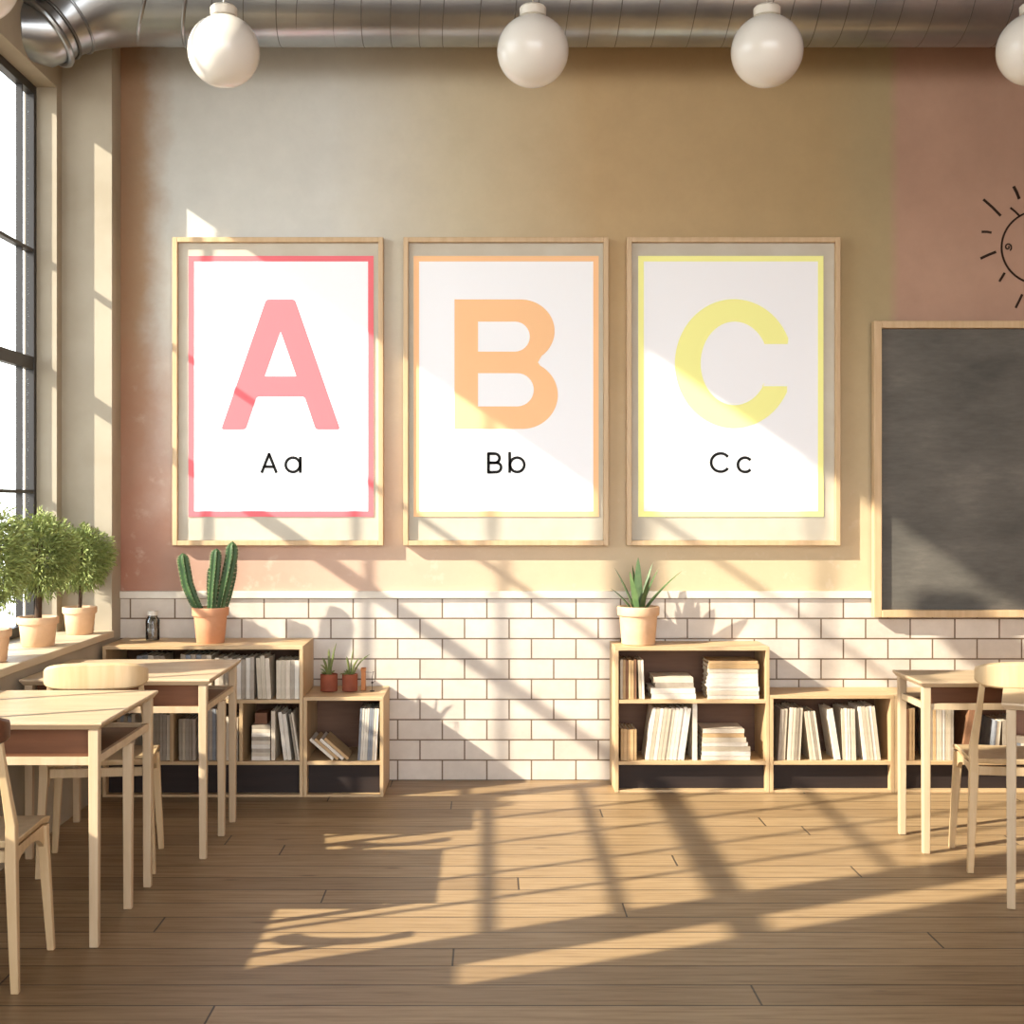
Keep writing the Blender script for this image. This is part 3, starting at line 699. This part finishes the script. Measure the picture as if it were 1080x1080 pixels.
# glass jar
X, _ = P(161.5, 0, .12)
t = empty('glass_jar', 'clear glass jar standing on the left bookcase near the corner', 'jar', (X, -.13, .7528))
MB().lathe([(.030, 0), (.035, .004), (.036, .06), (.035, .07), (.036, .08), (.036, .105), (.024, .122), (.022, .145), (.020, .145), (.021, .12), (.033, .103), (.033, .008), (.002, .006)], 32, cap=False).build('jar_body', M['jar'], t, True)
MB().lathe([(.0245, .128), (.0265, .129), (.0265, .148), (.024, .151), (.002, .151)], 28).build('jar_lid', M['cap'], t, True)

# aloe
X, _ = P(673, 0, .15)
t = pot('potted_aloe', 'spiky green aloe in a pale terracotta pot on the right two-tier bookcase', X, -.16, .735, .108, .086, .195, M['terracotta_pale'])
def aloe_leaf(tip, w, base):
    mb = MB(); b0 = Vector(base); tp = Vector(tip); m = 10; loops = []
    mid = (b0 + tp) / 2 + Vector(((tp.x - b0.x) * -.10, (tp.y - b0.y) * -.10, .012))
    for i in range(m + 1):
        u = i / m; p = b0 * (1 - u) ** 2 + mid * 2 * u * (1 - u) + tp * u * u
        tt = (tp - b0).normalized(); out = Vector((tp.x - b0.x, tp.y - b0.y, 0)); out = out.normalized() if out.length > .01 else Vector((0, -1, 0))
        side = tt.cross(out); side = side.normalized() if side.length > .05 else Vector((1, 0, 0)); nn = side.cross(tt).normalized()
        ww = w * (1 - u) ** .75 * (.8 + .5 * u) + .0006; th = ww * .22
        loops.append([p + side * ww / 2, p + nn * (-th), p - side * ww / 2, p + nn * th * .3])
    return mb.rings(loops).build('leaf', M['aloe'], t, True)
for px, py, yy, w_, bx_, by_ in [(673, 588, .0, .036, 0, .01), (643, 620, -.03, .026, -.03, -.01), (648, 599, .0, .030, -.02, .01), (663, 602, -.05, .036, -.01, -.02), (695, 600, .01, .034, .015, .01),
                       (719, 602, -.02, .034, .03, -.01), (684, 607, -.07, .034, .01, -.03), (655, 612, .05, .026, -.015, .03), (690, 594, .06, .028, .01, .03), (668, 596, .05, .028, 0, .03), (706, 616, .05, .024, .03, .02)]:
    x_, z_ = P(px, py, .16); aloe_leaf((x_ - X, yy, z_ - .735), w_ * 1.75, (bx_, by_, .165))

# two little red pots with succulents, wooden block, ornament on the short left case
def little(label, px, hw, seedn, leaves):
    X, _ = P(px, 0, .2); t = empty('potted_succulent', label, 'potted plant', (X, -.2, .4986), 0, 'little red pots')
    MB().lathe([(hw * .86, 0), (hw, .004), (hw, .088), (hw * .9, .09), (hw * .88, .078), (.01, .076)], 28).build('pot', M['terracotta_red'], t, True)
    MB().lathe([(hw * .87, .0785), (.003, .082)], 20).build('soil', M['soil'], t)
    mb = MB()
    for px_, py_, w_, yy in leaves:
        x_, z_ = P(px_, py_, .2); tip = Vector((x_ - X, yy, z_ - .4986)); b0 = Vector((tip.x * .15, yy * .3, .078)); mid = (b0 + tip) / 2 + Vector((-tip.x * .2, 0, .02))
        pts = [b0 * (1 - u) ** 2 + mid * 2 * u * (1 - u) + tip * u * u for u in (0, .2, .4, .6, .8, 1)]
        mb.tube(pts, [w_ * .5, w_ * .6, w_ * .65, w_ * .7, w_ * .6, w_ * .1], 6, 1.0)
    for k in range(46):
        a = rl.uniform(0, 6.28); e = rl.uniform(.1, 1.4); dv = Vector((math.cos(a) * math.cos(e), math.sin(a) * math.cos(e), math.sin(e)))
        leaf_blade(mb, Vector((0, 0, .08)) + dv * rl.uniform(.0, .03), dv, rl.uniform(.02, .040), rl.uniform(.006, .011), .3)
    mb.build('leaves', M['succulent'], t, True)
little('little red-brown pot with pointed succulent, left of the pair on the short bookcase', 347, .044, 1, [(347, 684, .010, 0), (341, 693, .009, -.03), (355, 678, .007, 0), (353, 690, .010, -.02), (338, 701, .007, 0)])
little('little red-brown pot with curling succulent, right of the pair on the short bookcase', 369, .040, 2, [(373, 683, .005, 0), (390, 690, .007, 0), (379, 694, .008, -.01), (366, 692, .009, -.02)])
X, _ = P(380, 0, .19)
o = MB().box(-.011, .011, -.02, .02, 0, .115).box(-.013, .013, -.022, .022, .1, .115).build('wooden_block', M['wax'], bevel=.002); o.location = (X + .014, -.16, .4986)
tag(o, 'slim orange-brown wooden block right of the little red pots', 'block')
X, _ = P(392.5, 0, .2)
t = empty('wire_ornament', 'tiny dark wire ornament at the right end of the short left bookcase', 'ornament', (X, -.2, .4984))
MB().lathe([(.012, 0), (.012, .003), (.002, .004)], 16).build('base', M['wire'], t)
wr = MB(); wr.tube([(0, 0, .003), (0, 0, .07), (.006, 0, .10)], .0015, 6); wr.tube([(-.004, 0, .045), (.016, 0, .05), (.016, 0, .1), (.002, 0, .1)], .0014, 6); wr.tube([(-.04, 0, .098), (.0, 0, .096)], .001, 6)
wr.lathe([(.001, .038), (.007, .044), (.001, .050)], 10); wr.build('wire', M['wire'], t, True)

# ------------------------------------------------------------------ desks
def desk(label, X0, X1, d0, d1, H=.745, rz=0, mid=False, loc=None):
    """desk spanning X0..X1, d0 (far) .. d1 (near)"""
    cx_, cy_ = (X0 + X1) / 2, -(d0 + d1) / 2
    if loc: cx_, cy_ = loc
    hw, hd = (X1 - X0) / 2, (d1 - d0) / 2
    t = empty('school_desk', label, 'desk', (cx_, cy_, 0), rz, 'pale wooden school desks')
    th = .026; lw = .034; i = .016
    # tabletop with an undercut edge
    mb = MB(); lp = []
    for z, k in ((H - th, .014), (H - .008, 0), (H, .001)):
        lp.append([(-hw + k, -hd + k, z), (hw - k, -hd + k, z), (hw - k, hd - k, z), (-hw + k, hd - k, z)])
    mb.rings(lp).build('tabletop', M['desk_wood'], t, bevel=.002)
    ys = [-hd + i + lw / 2, hd - i - lw / 2] + ([hd * .18] if mid else [])
    for sx in (-1, 1):
        for k, y in enumerate(ys):
            if k == 2 and sx < 0: continue
            x = sx * (hw - i - lw / 2); top = H - th - .0005
            if k == 2: top = .598
            MB().taper((x, y, .0008), (x, y, top), lw * .86, lw).build('leg', M['desk_leg'], t, bevel=.003)
    r = MB(); zr0, zr1 = .600, .626; e = .009; xi = hw - i - lw; yi = hd - i - lw
    MB().box(-xi + .0005, xi - .0005, -hd + i + e, -hd + i + e + .016, zr0, zr1).build('rail', M['desk_leg'], t, bevel=.001)
    MB().box(-xi + .0005, xi - .0005, hd - i - e - .016, hd - i - e, zr0, zr1).build('rail', M['desk_leg'], t, bevel=.001)
    for sx in (-1, 1):
        a, b2 = sx * (hw - i - e), sx * (hw - i - e - .016)
        MB().box(min(a, b2), max(a, b2), -yi + .0005, yi - .0005, zr0, zr1).build('rail', M['desk_leg'], t, bevel=.001)
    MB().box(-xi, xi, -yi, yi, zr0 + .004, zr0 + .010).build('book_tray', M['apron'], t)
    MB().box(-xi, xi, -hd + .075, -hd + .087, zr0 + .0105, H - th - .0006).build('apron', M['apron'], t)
    return t
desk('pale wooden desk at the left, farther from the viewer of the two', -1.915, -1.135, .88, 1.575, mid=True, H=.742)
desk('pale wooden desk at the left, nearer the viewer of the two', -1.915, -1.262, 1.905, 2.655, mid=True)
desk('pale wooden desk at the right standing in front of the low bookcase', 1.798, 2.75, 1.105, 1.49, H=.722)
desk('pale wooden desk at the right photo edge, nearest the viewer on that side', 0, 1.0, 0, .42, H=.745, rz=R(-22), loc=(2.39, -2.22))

# ------------------------------------------------------------------ chairs
def chair(label, X, d, rz, wmat, bmat, group='wooden school chairs'):
    t = empty('school_chair', label, 'chair', (X, -d, 0), rz, group)
    hw, hd, H = .215, .19, .452
    # seat: softly dished slab
    n = 14; mb = MB(); grid = []
    def zt_(u, v): return H - .010 * (1 - u * u) * (1 - v * v) * 1.4 - (.012 * max(0, v - .6) / .4)
    top = [[mb.bm.verts.new((hw * u * (1 - .05 * (v < -.9)), hd * v, zt_(u, v))) for u in [2 * i / n - 1 for i in range(n + 1)]] for v in [2 * j / n - 1 for j in range(n + 1)]]
    bot = [[mb.bm.verts.new((p.co.x * .97, p.co.y * .97, p.co.z - .022)) for p in r] for r in top]
    for j in range(n):
        for i in range(n):
            mb.bm.faces.new((top[j][i], top[j][i + 1], top[j + 1][i + 1], top[j + 1][i])); mb.bm.faces.new((bot[j][i], bot[j + 1][i], bot[j + 1][i + 1], bot[j][i + 1]))
    for i in range(n):
        mb.bm.faces.new((top[0][i], bot[0][i], bot[0][i + 1], top[0][i + 1])); mb.bm.faces.new((top[n][i], top[n][i + 1], bot[n][i + 1], bot[n][i]))
        mb.bm.faces.new((top[i][0], top[i + 1][0], bot[i + 1][0], bot[i][0])); mb.bm.faces.new((top[i][n], bot[i][n], bot[i + 1][n], top[i + 1][n]))
    mb.build('seat', wmat, t, True, bevel=.004)
    # curved side aprons
    for sx in (-1, 1):
        lp = []
        for k in range(13):
            u = k / 12; y = -hd + .035 + (2 * hd - .07) * u; dep = .026 + .045 * abs(2 * u - 1) ** 3
            x = sx * (hw - .022); lp.append([(x - .009, y, H - .034 - dep), (x + .009, y, H - .034 - dep), (x + .009, y, H - .033), (x - .009, y, H - .033)])
        MB().rings(lp).build('side_rail', wmat, t, True)
    MB().box(-hw + .035, hw - .035, hd - .035, hd - .02, H - .07, H - .036).build('front_rail', wmat, t, bevel=.002)
    MB().box(-hw + .035, hw - .035, -hd + .02, -hd + .035, H - .07, H - .034).build('back_rail', wmat, t, bevel=.002)
    for sx in (-1, 1):
        MB().taper((sx * (hw + .002), hd - .004, .0008), (sx * (hw - .022), hd - .022, H - .036), .024, .036, .024, .034).build('leg', wmat, t, bevel=.004)
        # rear leg runs up as the back post
        m = MB(); lp = []
        for y, z, w_, dd, x in ((-hd - .012, .0008, .024, .024, hw + .002), (-hd + .010, .40, .034, .036, hw - .016), (-hd + .006, .50, .030, .034, hw - .014), (-hd - .010, .66, .022, .028, hw - .034), (-hd - .022, .80, .018, .022, hw - .048)):
            lp.append([(sx * x - w_ / 2, y - dd / 2, z), (sx * x + w_ / 2, y - dd / 2, z), (sx * x + w_ / 2, y + dd / 2, z), (sx * x - w_ / 2, y + dd / 2, z)])
        m.rings(lp).build('leg', wmat, t, bevel=.003)
    # curved backrest
    lp = []
    for k in range(25):
        u = 2 * k / 24 - 1; x = (hw - .022) * math.sin(u * R(80)) / math.sin(R(80)); y = -hd - .038 - .030 * (1 - u * u) + .050 * abs(u) ** 6
        h0, h1 = .735 + .022 * abs(u) ** 3, .845 - .030 * abs(u) ** 3; th = .016
        nx, ny = u * .5, -1; l = math.hypot(nx, ny); nx /= l; ny /= l; zz = [h0, h0 + .01, h1 - .01, h1]
        lp.append([(x, y, h0), (x + nx * th, y + ny * th, h0 + .008), (x + nx * th, y + ny * th, h1 - .008), (x, y, h1)])
    MB().rings(lp).build('backrest', bmat, t, True, bevel=.003)
    return t
chair('honey wood chair with curved backrest between the two left desks', -1.565, 1.60, R(9), M['chair_wood'], M['chair_wood'])
chair('wood chair with dark curved backrest in the lower left photo corner', -1.635, 2.85, R(3), M['chair_wood'], M['dark_chair'])
chair('pale wood chair tucked at the right desk, cut off by the photo edge', 2.155, 1.585, R(-9), M['chair_wood'], M['chair_wood'])

# ------------------------------------------------------------------ light, sky, camera
sd = Vector((2.1, 1.0, -1.45)).normalized()
sl = bpy.data.lights.new('sun', 'SUN'); sl.energy = 6.3; sl.angle = R(.75); sl.color = (1, .90, .78)
so = bpy.data.objects.new('sun', sl); C.objects.link(so); so.rotation_euler = sd.to_track_quat('-Z', 'Y').to_euler()
wd_ = bpy.data.worlds.new('World'); bpy.context.scene.world = wd_; wd_.use_nodes = True
bg = wd_.node_tree.nodes['Background']; bg.inputs[1].default_value = 3.6
_nt = wd_.node_tree; _tc = node(_nt, 'ShaderNodeTexCoord'); _sx = node(_nt, 'ShaderNodeSeparateXYZ'); _nt.links.new(_tc.outputs['Generated'], _sx.inputs[0])
_mr = node(_nt, 'ShaderNodeMapRange'); _mr.inputs[1].default_value = -1; _mr.inputs[2].default_value = 1; _nt.links.new(_sx.outputs['Z'], _mr.inputs[0])
_rp = ramp(_nt, [(0, (.12, .10, .08, 1)), (.42, (.22, .19, .16, 1)), (.49, (.95, .95, .95, 1)), (.58, (.95, .97, 1, 1)), (.70, (.30, .34, .42, 1)), (1, (.10, .13, .20, 1))]); _nt.links.new(_mr.outputs[0], _rp.inputs[0])
_nt.links.new(_rp.outputs[0], bg.inputs[0])
cam = bpy.data.cameras.new('camera'); co = bpy.data.objects.new('camera', cam); C.objects.link(co)
co.location = (0, -D, 1.465); co.rotation_euler = (R(90), 0, 0)
cam.sensor_width = 36; cam.lens = 36 * 1400 / 1080; cam.shift_x = 26 / 1080; cam.shift_y = -10 / 1080
bpy.context.scene.camera = co
vs = bpy.context.scene.view_settings; vs.view_transform = 'Standard'; vs.look = 'None'; vs.gamma = 1; vs.exposure = 1.0; vs.use_curve_mapping = False
